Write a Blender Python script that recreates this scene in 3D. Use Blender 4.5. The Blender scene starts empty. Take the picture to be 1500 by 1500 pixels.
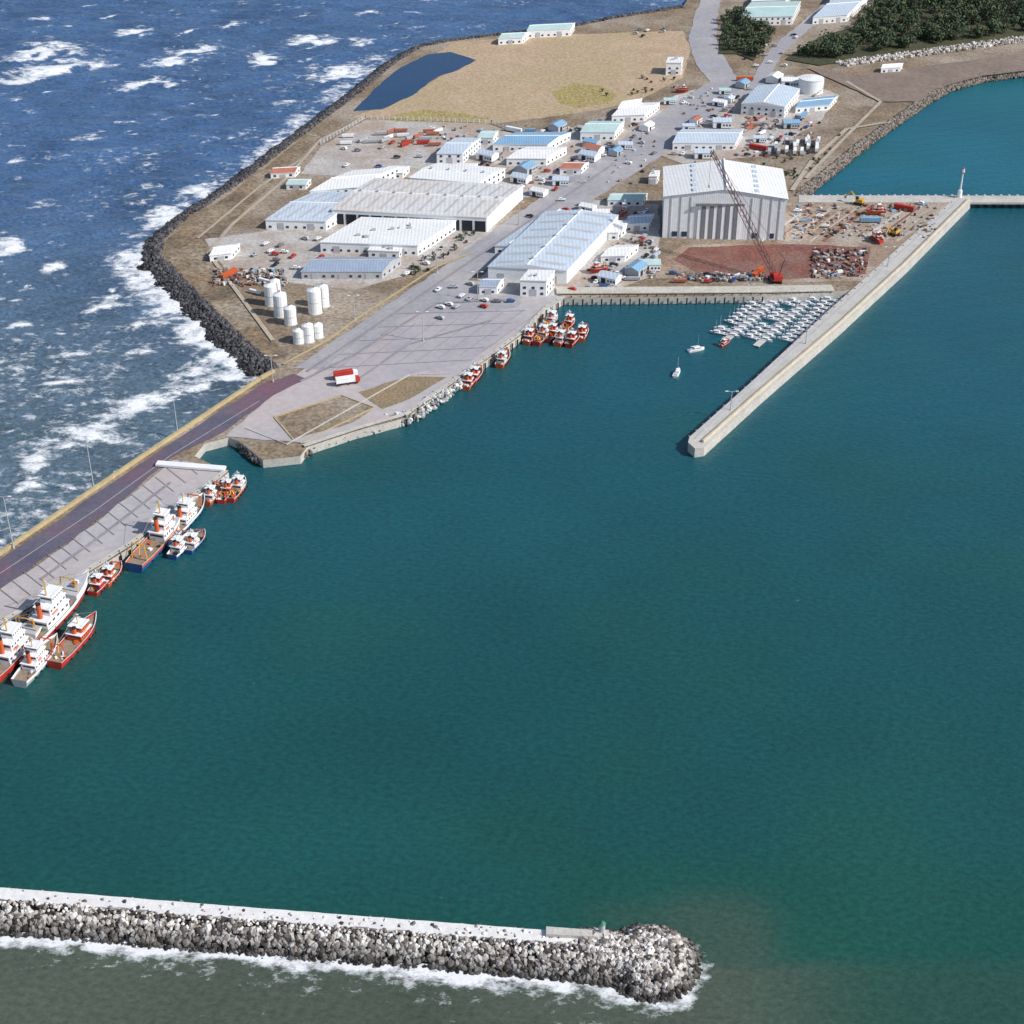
import bpy, math, random
import numpy as np
from mathutils import Vector
random.seed(7); rng=np.random.default_rng(7)
sc=bpy.context.scene
H=350.0; TH=math.radians(32); F=750/math.tan(math.radians(18))
ct,st=math.cos(TH),math.sin(TH)
ZL=4.0
# survey transform: aerial-survey coordinates -> metres on the level plane z
def P(u,v,z=ZL):
    a=u-750; b=750-v
    dy=ct*F+st*b; dz=-st*F+ct*b
    t=(z-H)/dz
    return (a*t, dy*t)
def W(pts,z=ZL): return [P(u,v,z) for u,v in pts]
# ---------------------------------------------------------------- materials
def nn(nt,t,**k):
    n=nt.nodes.new(t)
    for a,b in k.items(): setattr(n,a,b)
    return n
MATS={}
def M(name,c1,c2=None,scale=.2,rough=.75,fine=.15,bump=0,stripe=0,sdir=0,metal=0,c3=None,scale3=.02):
    if name in MATS: return MATS[name]
    m=bpy.data.materials.new(name); m.use_nodes=True; nt=m.node_tree
    b=nt.nodes['Principled BSDF']; b.inputs['Roughness'].default_value=rough
    b.inputs['Metallic'].default_value=metal
    b.inputs['Specular IOR Level'].default_value=.3
    if c2 is None: c2=tuple(x*.7 for x in c1)
    geo=nn(nt,'ShaderNodeNewGeometry')
    n1=nn(nt,'ShaderNodeTexNoise'); n1.inputs['Scale'].default_value=scale; n1.inputs['Detail'].default_value=6; n1.inputs['Roughness'].default_value=.65
    nt.links.new(geo.outputs['Position'],n1.inputs['Vector'])
    r=nn(nt,'ShaderNodeMapRange'); r.inputs[1].default_value=.33; r.inputs[2].default_value=.67
    nt.links.new(n1.outputs[0],r.inputs[0])
    mx=nn(nt,'ShaderNodeMix',data_type='RGBA'); mx.inputs[6].default_value=(*c1,1); mx.inputs[7].default_value=(*c2,1)
    nt.links.new(r.outputs[0],mx.inputs[0]); out=mx.outputs[2]
    if c3:
        n3=nn(nt,'ShaderNodeTexNoise'); n3.inputs['Scale'].default_value=scale3; n3.inputs['Detail'].default_value=7; n3.inputs['Roughness'].default_value=.6
        nt.links.new(geo.outputs['Position'],n3.inputs['Vector'])
        r3=nn(nt,'ShaderNodeMapRange'); r3.inputs[1].default_value=.44; r3.inputs[2].default_value=.62
        nt.links.new(n3.outputs[0],r3.inputs[0])
        m3=nn(nt,'ShaderNodeMix',data_type='RGBA'); m3.inputs[7].default_value=(*c3,1)
        nt.links.new(out,m3.inputs[6]); nt.links.new(r3.outputs[0],m3.inputs[0]); out=m3.outputs[2]
    if fine:
        n2=nn(nt,'ShaderNodeTexNoise'); n2.inputs['Scale'].default_value=scale*9; n2.inputs['Detail'].default_value=4
        nt.links.new(geo.outputs['Position'],n2.inputs['Vector'])
        r2=nn(nt,'ShaderNodeMapRange'); r2.inputs[1].default_value=.3; r2.inputs[2].default_value=.7; r2.inputs[3].default_value=1-fine*1.2; r2.inputs[4].default_value=1+fine
        nt.links.new(n2.outputs[0],r2.inputs[0])
        v=nn(nt,'ShaderNodeVectorMath',operation='SCALE'); nt.links.new(out,v.inputs[0]); nt.links.new(r2.outputs[0],v.inputs['Scale']); out=v.outputs[0]
    if stripe:
        mp=nn(nt,'ShaderNodeMapping'); mp.inputs['Rotation'].default_value=(0,0,sdir)
        nt.links.new(geo.outputs['Position'],mp.inputs[0])
        w=nn(nt,'ShaderNodeTexWave'); w.inputs['Scale'].default_value=stripe; w.inputs['Distortion'].default_value=.4
        nt.links.new(mp.outputs[0],w.inputs[0])
        rr=nn(nt,'ShaderNodeMapRange'); rr.inputs[3].default_value=.86; rr.inputs[4].default_value=1.04
        nt.links.new(w.outputs[1],rr.inputs[0])
        v=nn(nt,'ShaderNodeVectorMath',operation='SCALE'); nt.links.new(out,v.inputs[0]); nt.links.new(rr.outputs[0],v.inputs['Scale']); out=v.outputs[0]
    nt.links.new(out,b.inputs['Base Color'])
    if bump:
        bp=nn(nt,'ShaderNodeBump'); bp.inputs['Strength'].default_value=bump; bp.inputs['Distance'].default_value=.5
        nt.links.new(n1.outputs[0],bp.inputs['Height']); nt.links.new(bp.outputs[0],b.inputs['Normal'])
    MATS[name]=m; return m
dirt=M('dirt',(.29,.215,.145),(.17,.13,.09),.06,.95,.35,c3=(.36,.30,.24),scale3=.018,bump=.3)
headl=M('headland_dirt',(.28,.20,.125),(.14,.11,.08),.05,.95,.4,c3=(.34,.28,.21),scale3=.03)
sand=M('sand',(.50,.375,.26),(.43,.31,.205),.05,.95,.22,c3=(.42,.33,.20),scale3=.012)
scrub=M('scrub',(.35,.30,.10),(.38,.29,.15),.06,.95,.4)
asph=M('asphalt',(.36,.355,.38),(.29,.285,.305),.04,.9,.1,c3=(.41,.39,.395),scale3=.02)
asph2=M('asphalt_dark',(.10,.095,.14),(.14,.13,.17),.06,.9,.1,c3=(.19,.10,.13),scale3=.025)
conc=M('concrete',(.58,.55,.50),(.45,.43,.395),.12,.85,.15)
concp=M('concrete_worn',(.47,.45,.455),(.39,.37,.385),.04,.85,.08,c3=(.48,.42,.41),scale3=.015)
paved=M('paved_yard',(.52,.49,.46),(.39,.365,.35),.06,.9,.2,c3=(.40,.32,.26),scale3=.03)
rust=M('rust_ground',(.28,.10,.075),(.17,.085,.07),.09,.95,.35,c3=(.24,.14,.11),scale3=.04)
yel=M('yellow_wall',(.52,.42,.22),(.40,.32,.2),.2,.8,.2)
white=M('white_paint',(.88,.88,.88),(.8,.81,.82),.15,.55,.06)
whitec=M('white_sheet',(.88,.89,.90),(.8,.82,.85),.06,.5,.06,stripe=.25,sdir=0)
rwhite=M('roof_white',(.88,.88,.88),(.8,.8,.79),.05,.5,.06,stripe=.16)
rgrey=M('roof_grey',(.70,.69,.69),(.64,.62,.60),.04,.55,.06,stripe=.12,c3=(.66,.60,.55),scale3=.02)
rblue=M('roof_pale_blue',(.58,.66,.75),(.52,.60,.69),.04,.5,.06,stripe=.15)
rblue2=M('roof_blue',(.26,.46,.66),(.23,.39,.56),.08,.5,.08,stripe=.2)
rslate=M('roof_slate',(.36,.43,.55),(.30,.37,.48),.08,.55,.08,stripe=.2)
rgreen=M('roof_green',(.50,.66,.65),(.42,.57,.55),.1,.55,.1)
rred=M('roof_red',(.50,.19,.12),(.4,.15,.10),.2,.7,.2)
wgrey=M('wall_grey',(.50,.51,.53),(.42,.43,.45),.15,.7,.1)
dark=M('dark_opening',(.03,.035,.045),(.02,.02,.03),.3,.5)
glass=M('window_glass',(.03,.05,.08),(.04,.06,.09),.5,.15,0)
red=M('red_paint',(.58,.05,.035),(.42,.04,.03),.3,.5,.12)
orange=M('orange_paint',(.66,.13,.04),(.5,.1,.03),.3,.5,.12)
blue=M('blue_paint',(.04,.13,.36),(.03,.09,.25),.3,.45,.12)
yellow=M('yellow_paint',(.7,.42,.05),(.55,.3,.04),.3,.5,.12)
black=M('black_rubber',(.02,.02,.022),(.03,.03,.03),.5,.8)
steel=M('steel',(.3,.3,.31),(.2,.19,.19),.4,.5,.15,metal=.3)
deckm=M('deck',(.34,.27,.2),(.24,.18,.13),.5,.8,.2)
green=M('green_paint',(.06,.25,.15),(.04,.18,.1),.3,.5)
silver=M('silver_paint',(.5,.51,.53),(.42,.43,.45),.3,.35)
lagm=M('lagoon_water',(.012,.045,.12),(.016,.055,.135),.03,.25,.1)
beach=M('beach_sand',(.27,.205,.165),(.20,.155,.13),.04,.9,.15)
pink=M('worn_pink',(.43,.40,.415),(.36,.34,.37),.03,.9,.07,c3=(.46,.37,.36),scale3=.012)
track=M('track',(.48,.41,.33),(.4,.34,.27),.1,.9,.2)
# ---------------------------------------------------------------- mesh builder
class MB:
    def __init__(s): s.v=[];s.f=[];s.m=[];s.ml=[]
    def mi(s,m):
        if m not in s.ml: s.ml.append(m)
        return s.ml.index(m)
    def add(s,vs,fs,m):
        o=len(s.v); s.v+= [tuple(map(float,x)) for x in vs]; k=s.mi(m)
        for f in fs: s.f.append([o+i for i in f]); s.m.append(k)
    def box(s,x,y,z,sx,sy,sz,m,rot=0):
        c,q=math.cos(rot),math.sin(rot); vs=[]
        for dz in (0,sz):
            for a,b in((-1,-1),(1,-1),(1,1),(-1,1)):
                px,py=a*sx/2,b*sy/2; vs.append((x+px*c-py*q,y+px*q+py*c,z+dz))
        s.add(vs,[(3,2,1,0),(4,5,6,7),(0,1,5,4),(1,2,6,5),(2,3,7,6),(3,0,4,7)],m)
    def prism(s,p,z0,z1,m,mt=None):
        n=len(p); a=sum(p[i][0]*p[(i+1)%n][1]-p[(i+1)%n][0]*p[i][1] for i in range(n))
        if a<0: p=p[::-1]
        vs=[(x,y,z0) for x,y in p]+[(x,y,z1) for x,y in p]
        s.add(vs,[(i,(i+1)%n,(i+1)%n+n,i+n) for i in range(n)],m)
        s.add([(x,y,z1) for x,y in p],[tuple(range(n))],mt or m)
    def cyl(s,x,y,z0,z1,r,m,n=14,r2=None):
        if r2 is None:r2=r
        vs=[(x+r*math.cos(2*math.pi*i/n),y+r*math.sin(2*math.pi*i/n),z0) for i in range(n)]+[(x+r2*math.cos(2*math.pi*i/n),y+r2*math.sin(2*math.pi*i/n),z1) for i in range(n)]
        s.add(vs,[(i,(i+1)%n,(i+1)%n+n,i+n) for i in range(n)]+[tuple(range(n,2*n))],m)
    def beam(s,p,q,w,m):
        p=Vector(p);q=Vector(q);d=q-p
        if d.length<1e-6:return
        d.normalize(); u=d.orthogonal().normalized(); t=d.cross(u)
        vs=[]
        for c in(p,q):
            for a,b in((-1,-1),(1,-1),(1,1),(-1,1)): vs.append(c+u*a*w/2+t*b*w/2)
        s.add(vs,[(3,2,1,0),(4,5,6,7),(0,1,5,4),(1,2,6,5),(2,3,7,6),(3,0,4,7)],m)
    def mesh(s,name):
        me=bpy.data.meshes.new(name); me.from_pydata(s.v,[],s.f)
        for m in s.ml: me.materials.append(m)
        me.polygons.foreach_set('material_index',s.m); me.update(); return me
    def obj(s,name): return place(s.mesh(name),name)
def place(me,name,loc=(0,0,0),rot=0,scale=1):
    o=bpy.data.objects.new(name,me); o.location=loc; o.rotation_euler=(0,0,rot); o.scale=(scale,)*3
    sc.collection.objects.link(o); return o
lay=[0]
def patch(name,pts,m):
    lay[0]+=1; z=ZL+.008*lay[0]
    b=MB(); p=W(pts); n=len(p)
    q=[]
    for i in range(n):
        a_,c_=p[i],p[(i+1)%n]; L=math.dist(a_,c_); k=max(1,int(L/7)) if L<400 else 1
        for j in range(k):
            t=j/k; jx=random.uniform(-.8,.8) if j else 0; jy=random.uniform(-.8,.8) if j else 0
            q.append((a_[0]+(c_[0]-a_[0])*t+jx,a_[1]+(c_[1]-a_[1])*t+jy))
    p=q;n=len(p)
    a=sum(p[i][0]*p[(i+1)%n][1]-p[(i+1)%n][0]*p[i][1] for i in range(n))
    if a<0:p=p[::-1]
    b.add([(x,y,z) for x,y in p],[tuple(range(n))],m); return b.obj(name)
def strip(name,pts,w,m,z=None,h=0,mb=None):
    lay[0]+=1; z=ZL+.008*lay[0] if z is None else z
    b=mb or MB(); p=[Vector(q) for q in W(pts)]; L=[];R=[]
    for i,q in enumerate(p):
        d=(p[min(i+1,len(p)-1)]-p[max(i-1,0)]).normalized(); n=Vector((-d.y,d.x))*w/2
        L.append(q+n);R.append(q-n)
    if h: b.prism([tuple(x) for x in L]+[tuple(x) for x in R[::-1]],z,z+h,m)
    else:
        vs=[];k=len(p)
        for a in R+L: vs.append((a.x,a.y,z))
        b.add(vs,[(i,i+1,k+i+1,k+i) for i in range(k-1)],m)
    return None if mb else b.obj(name)
# ---------------------------------------------------------------- land
far=[(160,2600),(400,9000),(9000,9000),(9000,1500)]
crestL=[(402,540),(355,500),(312,458),(272,418),(230,374),(236,350),(270,318),(330,280),(390,235),(450,190),(530,130),(575,92),(615,68),(655,60),(735,50),(830,40),(900,26),(1000,10),(1015,-12),(1022,-60),(1030,-120)]
coastR=[(2400,75),(1700,92),(1500,103),(1440,110),(1385,125),(1345,148),(1300,180),(1255,212),(1215,245),(1180,272),(1165,288)]
quay=[(1412,291),(1412,298),(1315,385),(1268,422),(1215,428),(1130,433),(825,437),(800,452),(765,490),(668,560),(595,612),(520,632),(450,655),(440,668),(385,674),(350,646),(335,641),(300,650),(285,668),(335,692),(190,803),(60,883),(0,918),(-300,1100)]
landp=W([(-300,1012),(0,812),(140,716),(250,642),(385,553)])+W(crestL)+far+W(coastR)+W(quay)
b=MB(); b.prism(landp,-6,ZL,conc,dirt); b.obj('ground')
jet=[(1403,286),(1424,293),(1330,388),(1230,480),(1120,575),(1032,655),(1018,657),(1008,648),(1010,640),(1100,560),(1210,458),(1310,368)]
b=MB(); b.prism(W(jet,4.6),-6,4.6,conc,conc)
strip('',[(1419,294),(1325,388),(1226,479),(1116,573),(1029,650)],1.0,M('parapet',(.62,.55,.42),(.5,.44,.34),.2,.8),4.6,1.2,b)
strip('',[(1408,292),(1316,375),(1216,467),(1106,562),(1018,644)],1.4,wgrey,4.62,.12,b)
for i in range(40):
    t=i/39; u=1405+(1012-1405)*t; v=293+(645-293)*t; x,y=P(u,v,2); b.cyl(x-1,y-1,-3,4.9,.45,steel,8)
b.obj('jetty')
b=MB(); b.prism(W([(1170,286),(1700,287),(1700,297),(1170,296)],4.3),3.1,4.3,conc,conc)
for i in range(44):
    x,y=P(1180+i*12,296,0); b.box(x,y,-3,1.2,10,6.1,wgrey)
b.obj('pier')
b=MB(); x,y=P(1405,290)
b.cyl(x,y,4,9,1.6,white,12,1.3); b.cyl(x,y,9,20,.55,white,8,.4); b.box(x,y,20,2.6,2.6,.4,steel); b.cyl(x,y,20.4,22.4,.8,white,8); b.cyl(x,y,22.4,23.4,.9,red,8,.1); b.obj('navigation_light_tower')
patch('sand_field',[(640,78),(665,62),(740,56),(850,50),(1000,45),(1012,70),(1000,115),(930,150),(850,165),(720,182),(560,178),(515,172),(540,163),(600,142),(645,112),(695,88)],sand)
patch('scrub_patch',[(808,135),(840,122),(880,126),(905,140),(890,152),(850,158),(820,152)],scrub)
patch('scrub_patch',[(560,172),(620,160),(720,172),(700,180),(580,178)],scrub)
patch('lagoon_water',[(517,163),(560,120),(588,98),(625,80),(660,76),(697,88),(672,102),(640,113),(604,140),(560,160)],lagm)
patch('headland_ground',[(395,530),(350,485),(300,440),(238,372),(246,350),(290,320),(400,236),(455,192),(470,200),(410,262),(330,335),(300,372),(340,420),(400,500),(425,520)],headl)
patch('paved_yard',[(440,255),(470,215),(535,176),(720,183),(760,200),(700,255),(560,262)],paved)
patch('paved_yard',[(300,350),(390,338),(480,300),(620,270),(760,292),(690,375),(520,425),(430,415),(330,395)],paved)
patch('paved_yard',[(760,200),(880,180),(960,150),(1020,130),(960,200),(860,280),(760,290),(700,260)],paved)
patch('paved_yard',[(830,290),(965,300),(965,400),(900,425),(820,432),(770,440),(700,410)],paved)
patch('paved_yard',[(1060,120),(1160,110),(1230,140),(1200,180),(1110,230),(1000,240),(960,225),(1010,180)],paved)
patch('slipway_yard',[(1150,296),(1395,296),(1300,378),(1262,412),(1140,415),(960,408),(965,380),(1000,360),(1150,352)],M('slip_ground',(.36,.26,.19),(.26,.18,.13),.08,.95,.35,c3=(.42,.36,.3),scale3=.03))
patch('rust_ground',[(1010,362),(1150,358),(1275,362),(1268,402),(1140,410),(1030,405),(985,380)],rust)
for k in range(12):
    u0=1160+k*18; strip('slipway_rail',[(u0+30,300),(u0-45,354)],[1.4,.8,2.2][k%3],[conc,rust,paved,track][k%4])
patch('wharf_apron',[(330,640),(400,580),(440,545),(640,408),(700,412),(830,436),(800,450),(765,488),(668,557),(595,608),(520,628),(450,650),(385,645)],concp)
patch('asphalt_road',[(430,540),(478,508),(640,398),(760,312),(850,250),(960,170),(1010,138),(1040,120),(1020,95),(1008,60),(1018,20),(1040,-30),(1062,-30),(1050,30),(1052,70),(1080,115),(1088,140),(1040,175),(960,235),(870,292),(790,345),(700,400),(560,500),(500,545)],asph)
patch('asphalt_road',[(1085,140),(1130,70),(1190,20),(1250,-30),(1270,-30),(1210,22),(1150,75),(1110,138)],asph)
patch('parking_lot',[(640,420),(700,412),(770,425),(760,450),(640,475),(600,455)],asph)
patch('wharf_apron',[(500,540),(600,462),(720,452),(770,470),(690,530),(600,548),(540,575)],pink)
patch('asphalt_road',[(-300,1018),(0,820),(140,724),(250,650),(385,562),(430,548),(450,556),(400,580),(330,632),(250,672),(190,725),(100,795),(0,862),(-300,1050)],asph2)
patch('wharf_apron',[(-300,1050),(0,864),(100,798),(190,728),(255,674),(335,690),(190,800),(60,880),(0,915),(-300,1096)],concp)
patch('brown_plot',[(402,612),(500,580),(548,598),(520,618),(430,645)],dirt)
patch('brown_plot',[(525,575),(600,552),(655,553),(600,585),(560,600)],M('plot_green',(.24,.2,.12),(.31,.22,.14),.1,.95,.3))
strip('kerb',[(402,612),(500,580),(548,598),(440,650)],.8,yel,None,.3)
strip('kerb',[(430,645),(402,612)],.8,yel,None,.3)
strip('kerb',[(360,628),(420,652),(600,550),(660,548)],.7,conc,None,.25)
worn=M('worn_line',(.5,.49,.48),(.36,.35,.36),.5,.9,.3)
strip('road_marking',[(445,540),(560,460),(700,365),(850,262),(980,172)],.35,worn)
strip('road_marking',[(0,841),(140,748),(250,668),(380,588)],.35,worn)
jointm=M('joint',(.27,.26,.27),(.22,.21,.22),.3,.9)
for k in range(9):
    strip('expansion_joint',[(450+k*32,556-k*5),(545+k*32,482-k*4)],.3,jointm)
for k in range(5):
    strip('expansion_joint',[(470+k*28,540-k*20),(690+k*20,528-k*18)],.3,jointm)
for i in range(16):
    t=i/15; u=262-262*t; v=674+190*t; strip('expansion_joint',[(u,v),(u+28,v+22)],.3,jointm)
oil=M('tyre_marks',(.25,.235,.26),(.33,.31,.33),.15,.9,.2)
strip('tyre_marks',[(440,560),(520,520),(640,445),(740,440)],1.6,oil);strip('tyre_marks',[(520,560),(600,505),(720,470)],1.2,oil);strip('tyre_marks',[(450,545),(600,445),(760,335),(900,240)],1.8,oil);strip('tyre_marks',[(60,850),(150,785),(250,708)],1.5,oil)
strip('footpath',[(400,500),(345,425),(305,372),(340,330),(420,262),(470,205),(540,172)],2.2,track)
strip('footpath',[(415,535),(480,500),(520,470),(640,392),(690,372)],1.6,yel)
strip('footpath',[(290,350),(380,275),(440,235)],1.6,track)
strip('quay_edge',[(-300,1096),(0,914),(60,879),(190,799),(330,692)],2.2,conc,None,.35)
strip('quay_edge',[(330,690),(230,682)],3.6,white,None,1.0)
strip('quay_edge',[(445,655),(520,630),(593,609),(667,557),(764,488),(800,451),(826,436)],2.0,conc,None,.35)
strip('quay_wall',[(815,428),(1000,427),(1130,426),(1220,424)],8,M('quay_light',(.6,.57,.49),(.48,.45,.39),.1,.8,.15),None,.5)
strip('sea_wall',[(-300,1013),(0,813),(140,717),(250,643),(385,554),(402,545)],1.3,yel,ZL,1.6)
patch('beach',[(1600,62),(1500,80),(1400,92),(1250,112),(1180,100),(1290,150),(1345,150),(1385,127),(1440,112),(1500,105),(1700,93)],beach)
strip('dirt_track',[(1300,180),(1240,190),(1190,235),(1160,280)],3,track)
strip('dirt_track',[(1240,120),(1290,150),(1240,200),(1180,262)],2.5,track)
patch('woodland_floor',[(1150,88),(1200,55),(1250,40),(1280,10),(1300,-60),(1700,-80),(1700,30),(1520,52),(1400,68),(1300,80),(1200,97)],M('woodland_floor',(.05,.06,.03),(.09,.085,.045),.08,.95,.3))
patch('woodland_floor',[(1052,80),(1060,28),(1085,20),(1125,50),(1105,90),(1080,80)],MATS['woodland_floor'])
# ---------------------------------------------------------------- buildings
OCC=[]
def occ(x,y,r): OCC.append((x,y,r))
def lerp(a,b,t): return (a[0]+(b[0]-a[0])*t,a[1]+(b[1]-a[1])*t)
def walldet(b,p,q,z0,w,h,ns,m,out=.05):
    p=Vector(p);q=Vector(q);d=q-p;L=d.length
    if L<1:return
    d.normalize(); n=Vector((d.y,-d.x)); ang=math.atan2(d.y,d.x)
    for i in range(ns):
        c=p+d*L*(i+.5)/ns+n*out*.5
        b.box(c.x,c.y,z0,w,.15+out,h,m,ang)
def bld(name,A,B,C,hw,hr=0,ridge='ab',wall=white,roof=rwhite,win=1,door=1,open_=0,z=ZL,extra=0,sky=0):
    A,B,C=W([A,B,C],z); D=(A[0]+C[0]-B[0],A[1]+C[1]-B[1])
    b=MB(); z0=z; z1=z+hw
    b.prism([A,B,C,D],z0,z1,wall)
    cx,cy=(A[0]+C[0])/2,(A[1]+C[1])/2
    def ex(p,k=.5):
        d=Vector((p[0]-cx,p[1]-cy)); l=d.length; d*= (l+k)/l; return (cx+d.x,cy+d.y)
    a,bb,c,d=[ex(p) for p in(A,B,C,D)]
    if hr:
        if ridge=='ab': r1,r2=lerp(a,d,.5),lerp(bb,c,.5); e=[(a,bb,r2,r1),(c,d,r2,r1)]; e[1]=(c,d,r1,r2); g=[(a,d,r1),(bb,c,r2)]
        else: r1,r2=lerp(a,bb,.5),lerp(d,c,.5); e=[(d,a,r1,r2),(bb,c,r2,r1)]; g=[(a,bb,r1),(c,d,r2)]
        zb=z1+.02; zr=z1+hr
        for q in e:
            b.add([(*q[0],zb),(*q[1],zb),(*q[2],zr),(*q[3],zr)],[(0,1,2,3)],roof)
        for q in g:
            b.add([(*q[0],zb),(*q[1],zb),(*q[2],zr)],[(0,1,2)],wall)
        b.prism([a,bb,c,d],z1-.3,z1,wall)
        b.beam((*r1,zr+.05),(*r2,zr+.05),.5,wall)
        for i in range(extra):
            p=lerp(r1,r2,(i+.5)/extra); b.cyl(p[0],p[1],zr-.1,zr+1.1,.7,wgrey,8); b.cyl(p[0],p[1],zr+1.1,zr+1.4,1,silver,8,.2)
        # translucent skylight sheets lying 6 cm proud of the roof slope
        for i in range(sky):
            t0=(i+.42)/sky; t1=t0+.16/sky*1.5
            for q in e:
                lo0,lo1=lerp(q[0],q[1],t0),lerp(q[0],q[1],t1); hi0,hi1=lerp(q[3],q[2],t0),lerp(q[3],q[2],t1)
                def at_(lo,hi,f): x_,y_=lerp(lo,hi,f); return (x_,y_,zb+(zr-zb)*f+.06)
                b.add([at_(lo0,hi0,.15),at_(lo1,hi1,.15),at_(lo1,hi1,.85),at_(lo0,hi0,.85)],[(0,1,2,3)],wgrey)
    else:
        b.prism([a,bb,c,d],z1+.01,z1+.5,wall,roof)
        for i in range(2+extra):
            q=lerp(lerp(A,B,random.uniform(.1,.9)),lerp(D,C,random.uniform(.1,.9)),random.uniform(.2,.8))
            b.box(q[0],q[1],z1+.5,random.uniform(1,2.5),random.uniform(1,2.5),random.uniform(.6,1.5),wgrey)
    for p,q in((A,B),(B,C),(D,A)):
        L=math.dist(p,q)
        if win:
            n=max(1,int(L/4.5)); st_=max(1,int(hw/3.4))
            for k in range(st_): walldet(b,p,q,z0+1.1+k*3.3,1.6,1.3,n,glass)
    if open_:
        n=int(math.dist(A,B)/7.5); walldet(b,A,B,z0+.05,6.2,hw*.72,n,dark,.08)
    elif door: walldet(b,A,B,z0+.02,3.6,min(hw*.7,4.2),max(1,int(math.dist(A,B)/14)),wgrey,.12)
    o=b.obj(name)
    n=max(1,int(math.dist(A,B)/8)); mm=max(1,int(math.dist(B,C)/8))
    for i in range(n+1):
        for j in range(mm+1):
            q=lerp(lerp(A,B,i/n),lerp(D,C,i/n),j/mm); occ(*q,6)
    return o
bld('warehouse',(487,328),(713,340),(766,292),9,1.6,'ab',white,rgrey,0,0,1,extra=9,sky=12)
bld('warehouse',(390,336),(478,338),(548,296),6,2,'ab',white,rblue,1,1,sky=5)
bld('warehouse',(455,296),(525,290),(585,260),7,1.6,'ab',white,rwhite,1,1)
bld('warehouse',(600,276),(700,284),(740,262),7,1.4,'ab',white,rwhite,1,1,extra=4)
bld('fish_processing_plant',(470,370),(612,375),(668,338),6,0,'ab',white,rwhite,1,1,extra=7)
bld('office_building',(540,377),(585,379),(592,370),4,0,'ab',white,rwhite)
bld('storage_shed',(442,409),(560,409),(588,388),4.5,2.6,'ab',wgrey,rslate,1,1)
bld('quay_warehouse',(715,410),(830,416),(905,334),8,2.2,'bc',white,rblue,0,1,extra=5,sky=7)
bld('quay_warehouse',(725,372),(768,372),(840,322),5,1.4,'bc',white,rblue)
bld('harbour_office',(762,434),(800,435),(812,420),9,0,'ab',white,rwhite)
bld('storage_shed',(702,432),(728,432),(738,420),5,1.5,'ab',white,rslate)
for a in [((640,240),(678,240),(704,217),7,1.5,rblue),((722,222),(802,222),(836,204),5,1.6,rblue2),((742,243),(800,243),(830,226),5,1.4,rwhite),
    ((850,206),(900,206),(914,190),6,1.8,rgreen),((896,180),(944,178),(966,160),5,1.6,rwhite),((985,220),(1076,220),(1088,200),5,2,rblue),
    ((975,110),(997,110),(1000,102),9,0,rwhite),((1165,166),(1214,161),(1226,148),4,1.2,rblue2),((820,256),(850,256),(862,246),4,1.6,rred),
    ((397,262),(432,260),(440,252),3.5,1.6,rred),((420,278),(448,278),(456,270),3.5,1.2,rgreen),((308,384),(340,380),(352,366),4,1.5,rwhite),
    ((730,66),(765,64),(775,56),5,1.6,rgreen),((772,56),(835,53),(842,44),6,1.6,rgreen),((1085,38),(1160,36),(1172,14),7,1.8,rgreen),
    ((1190,36),(1240,32),(1275,2),6,2,rblue),((1100,12),(1150,10),(1160,-4),6,1.8,rwhite),((1215,8),(1290,2),(1310,-20),7,2,rwhite),
    ((868,352),(905,352),(925,335),5,1.5,rwhite),((915,340),(950,338),(958,325),5,1.4,rblue),((880,385),(915,384),(935,368),4,1.2,rwhite),
    ((890,302),(940,302),(948,292),4,1.2,rgreen),((660,262),(690,262),(700,250),5,1.2,rwhite),((905,172),(930,168),(940,158),7,1.2,rwhite),((1290,108),(1318,106),(1322,100),4,1.2,rwhite),
    ((950,270),(962,270),(966,262),5,0,rwhite),((700,212),(722,212),(730,202),5,1.2,rgreen),((560,262),(590,262),(600,252),4,1,rwhite)]:
    A,B,C,hw,hr,rf=a
    bld('industrial_building' if hw>4.5 else 'storage_shed',A,B,C,hw,hr,'ab',white,rf)
bld('office_building',(1085,168),(1148,173),(1170,146),8,2.2,'bc',white,rblue,1,1)
# shipyard hall
A,B=P(970,348),P(1147,352);dp=48
C=(B[0]+4,B[1]+dp);D=(A[0]+4,A[1]+dp); b=MB(); z0=ZL;hw=25;hr=5
b.prism([A,B,C,D],z0,z0+hw,whitec)
def ov(p,dx,dy): return(p[0]+dx,p[1]+dy)
a,bb,c,d=ov(A,-.8,-.8),ov(B,.8,-.8),ov(C,.8,.8),ov(D,-.8,.8)
r1,r2=lerp(a,bb,.5),lerp(d,c,.5)
for q in((d,a,r1,r2),(bb,c,r2,r1)):
    b.add([(*q[0],z0+hw),(*q[1],z0+hw),(*q[2],z0+hw+hr),(*q[3],z0+hw+hr)],[(0,1,2,3)],rwhite)
b.add([(A[0],A[1],z0+hw-.02),(B[0],B[1],z0+hw-.02),(*lerp(A,B,.5),z0+hw+hr-.2)],[(0,1,2)],whitec)
b.add([(C[0],C[1],z0+hw-.02),(D[0],D[1],z0+hw-.02),(*lerp(D,C,.5),z0+hw+hr-.2)],[(0,1,2)],whitec)
b.beam((*r1,z0+hw+hr+.1),(*r2,z0+hw+hr+.1),1.2,white)
for t in np.linspace(.1,.9,6):
    for q0,q1 in((a,r1),(bb,r1)):
        s=lerp(q0,q1,.5); e=lerp(s,(s[0]+r2[0]-r1[0],s[1]+r2[1]-r1[1]),t); b.box(e[0],e[1],z0+hw+hr*.5,2.5,4,.4,rblue)
x0,x1=lerp(A,B,.28),lerp(A,B,.64); n=11
tan=M('door_tan',(.6,.5,.34),(.5,.42,.29),.2,.6,.1); tan2=M('door_grey',(.22,.23,.26),(.18,.19,.22),.2,.6,.1)
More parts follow.
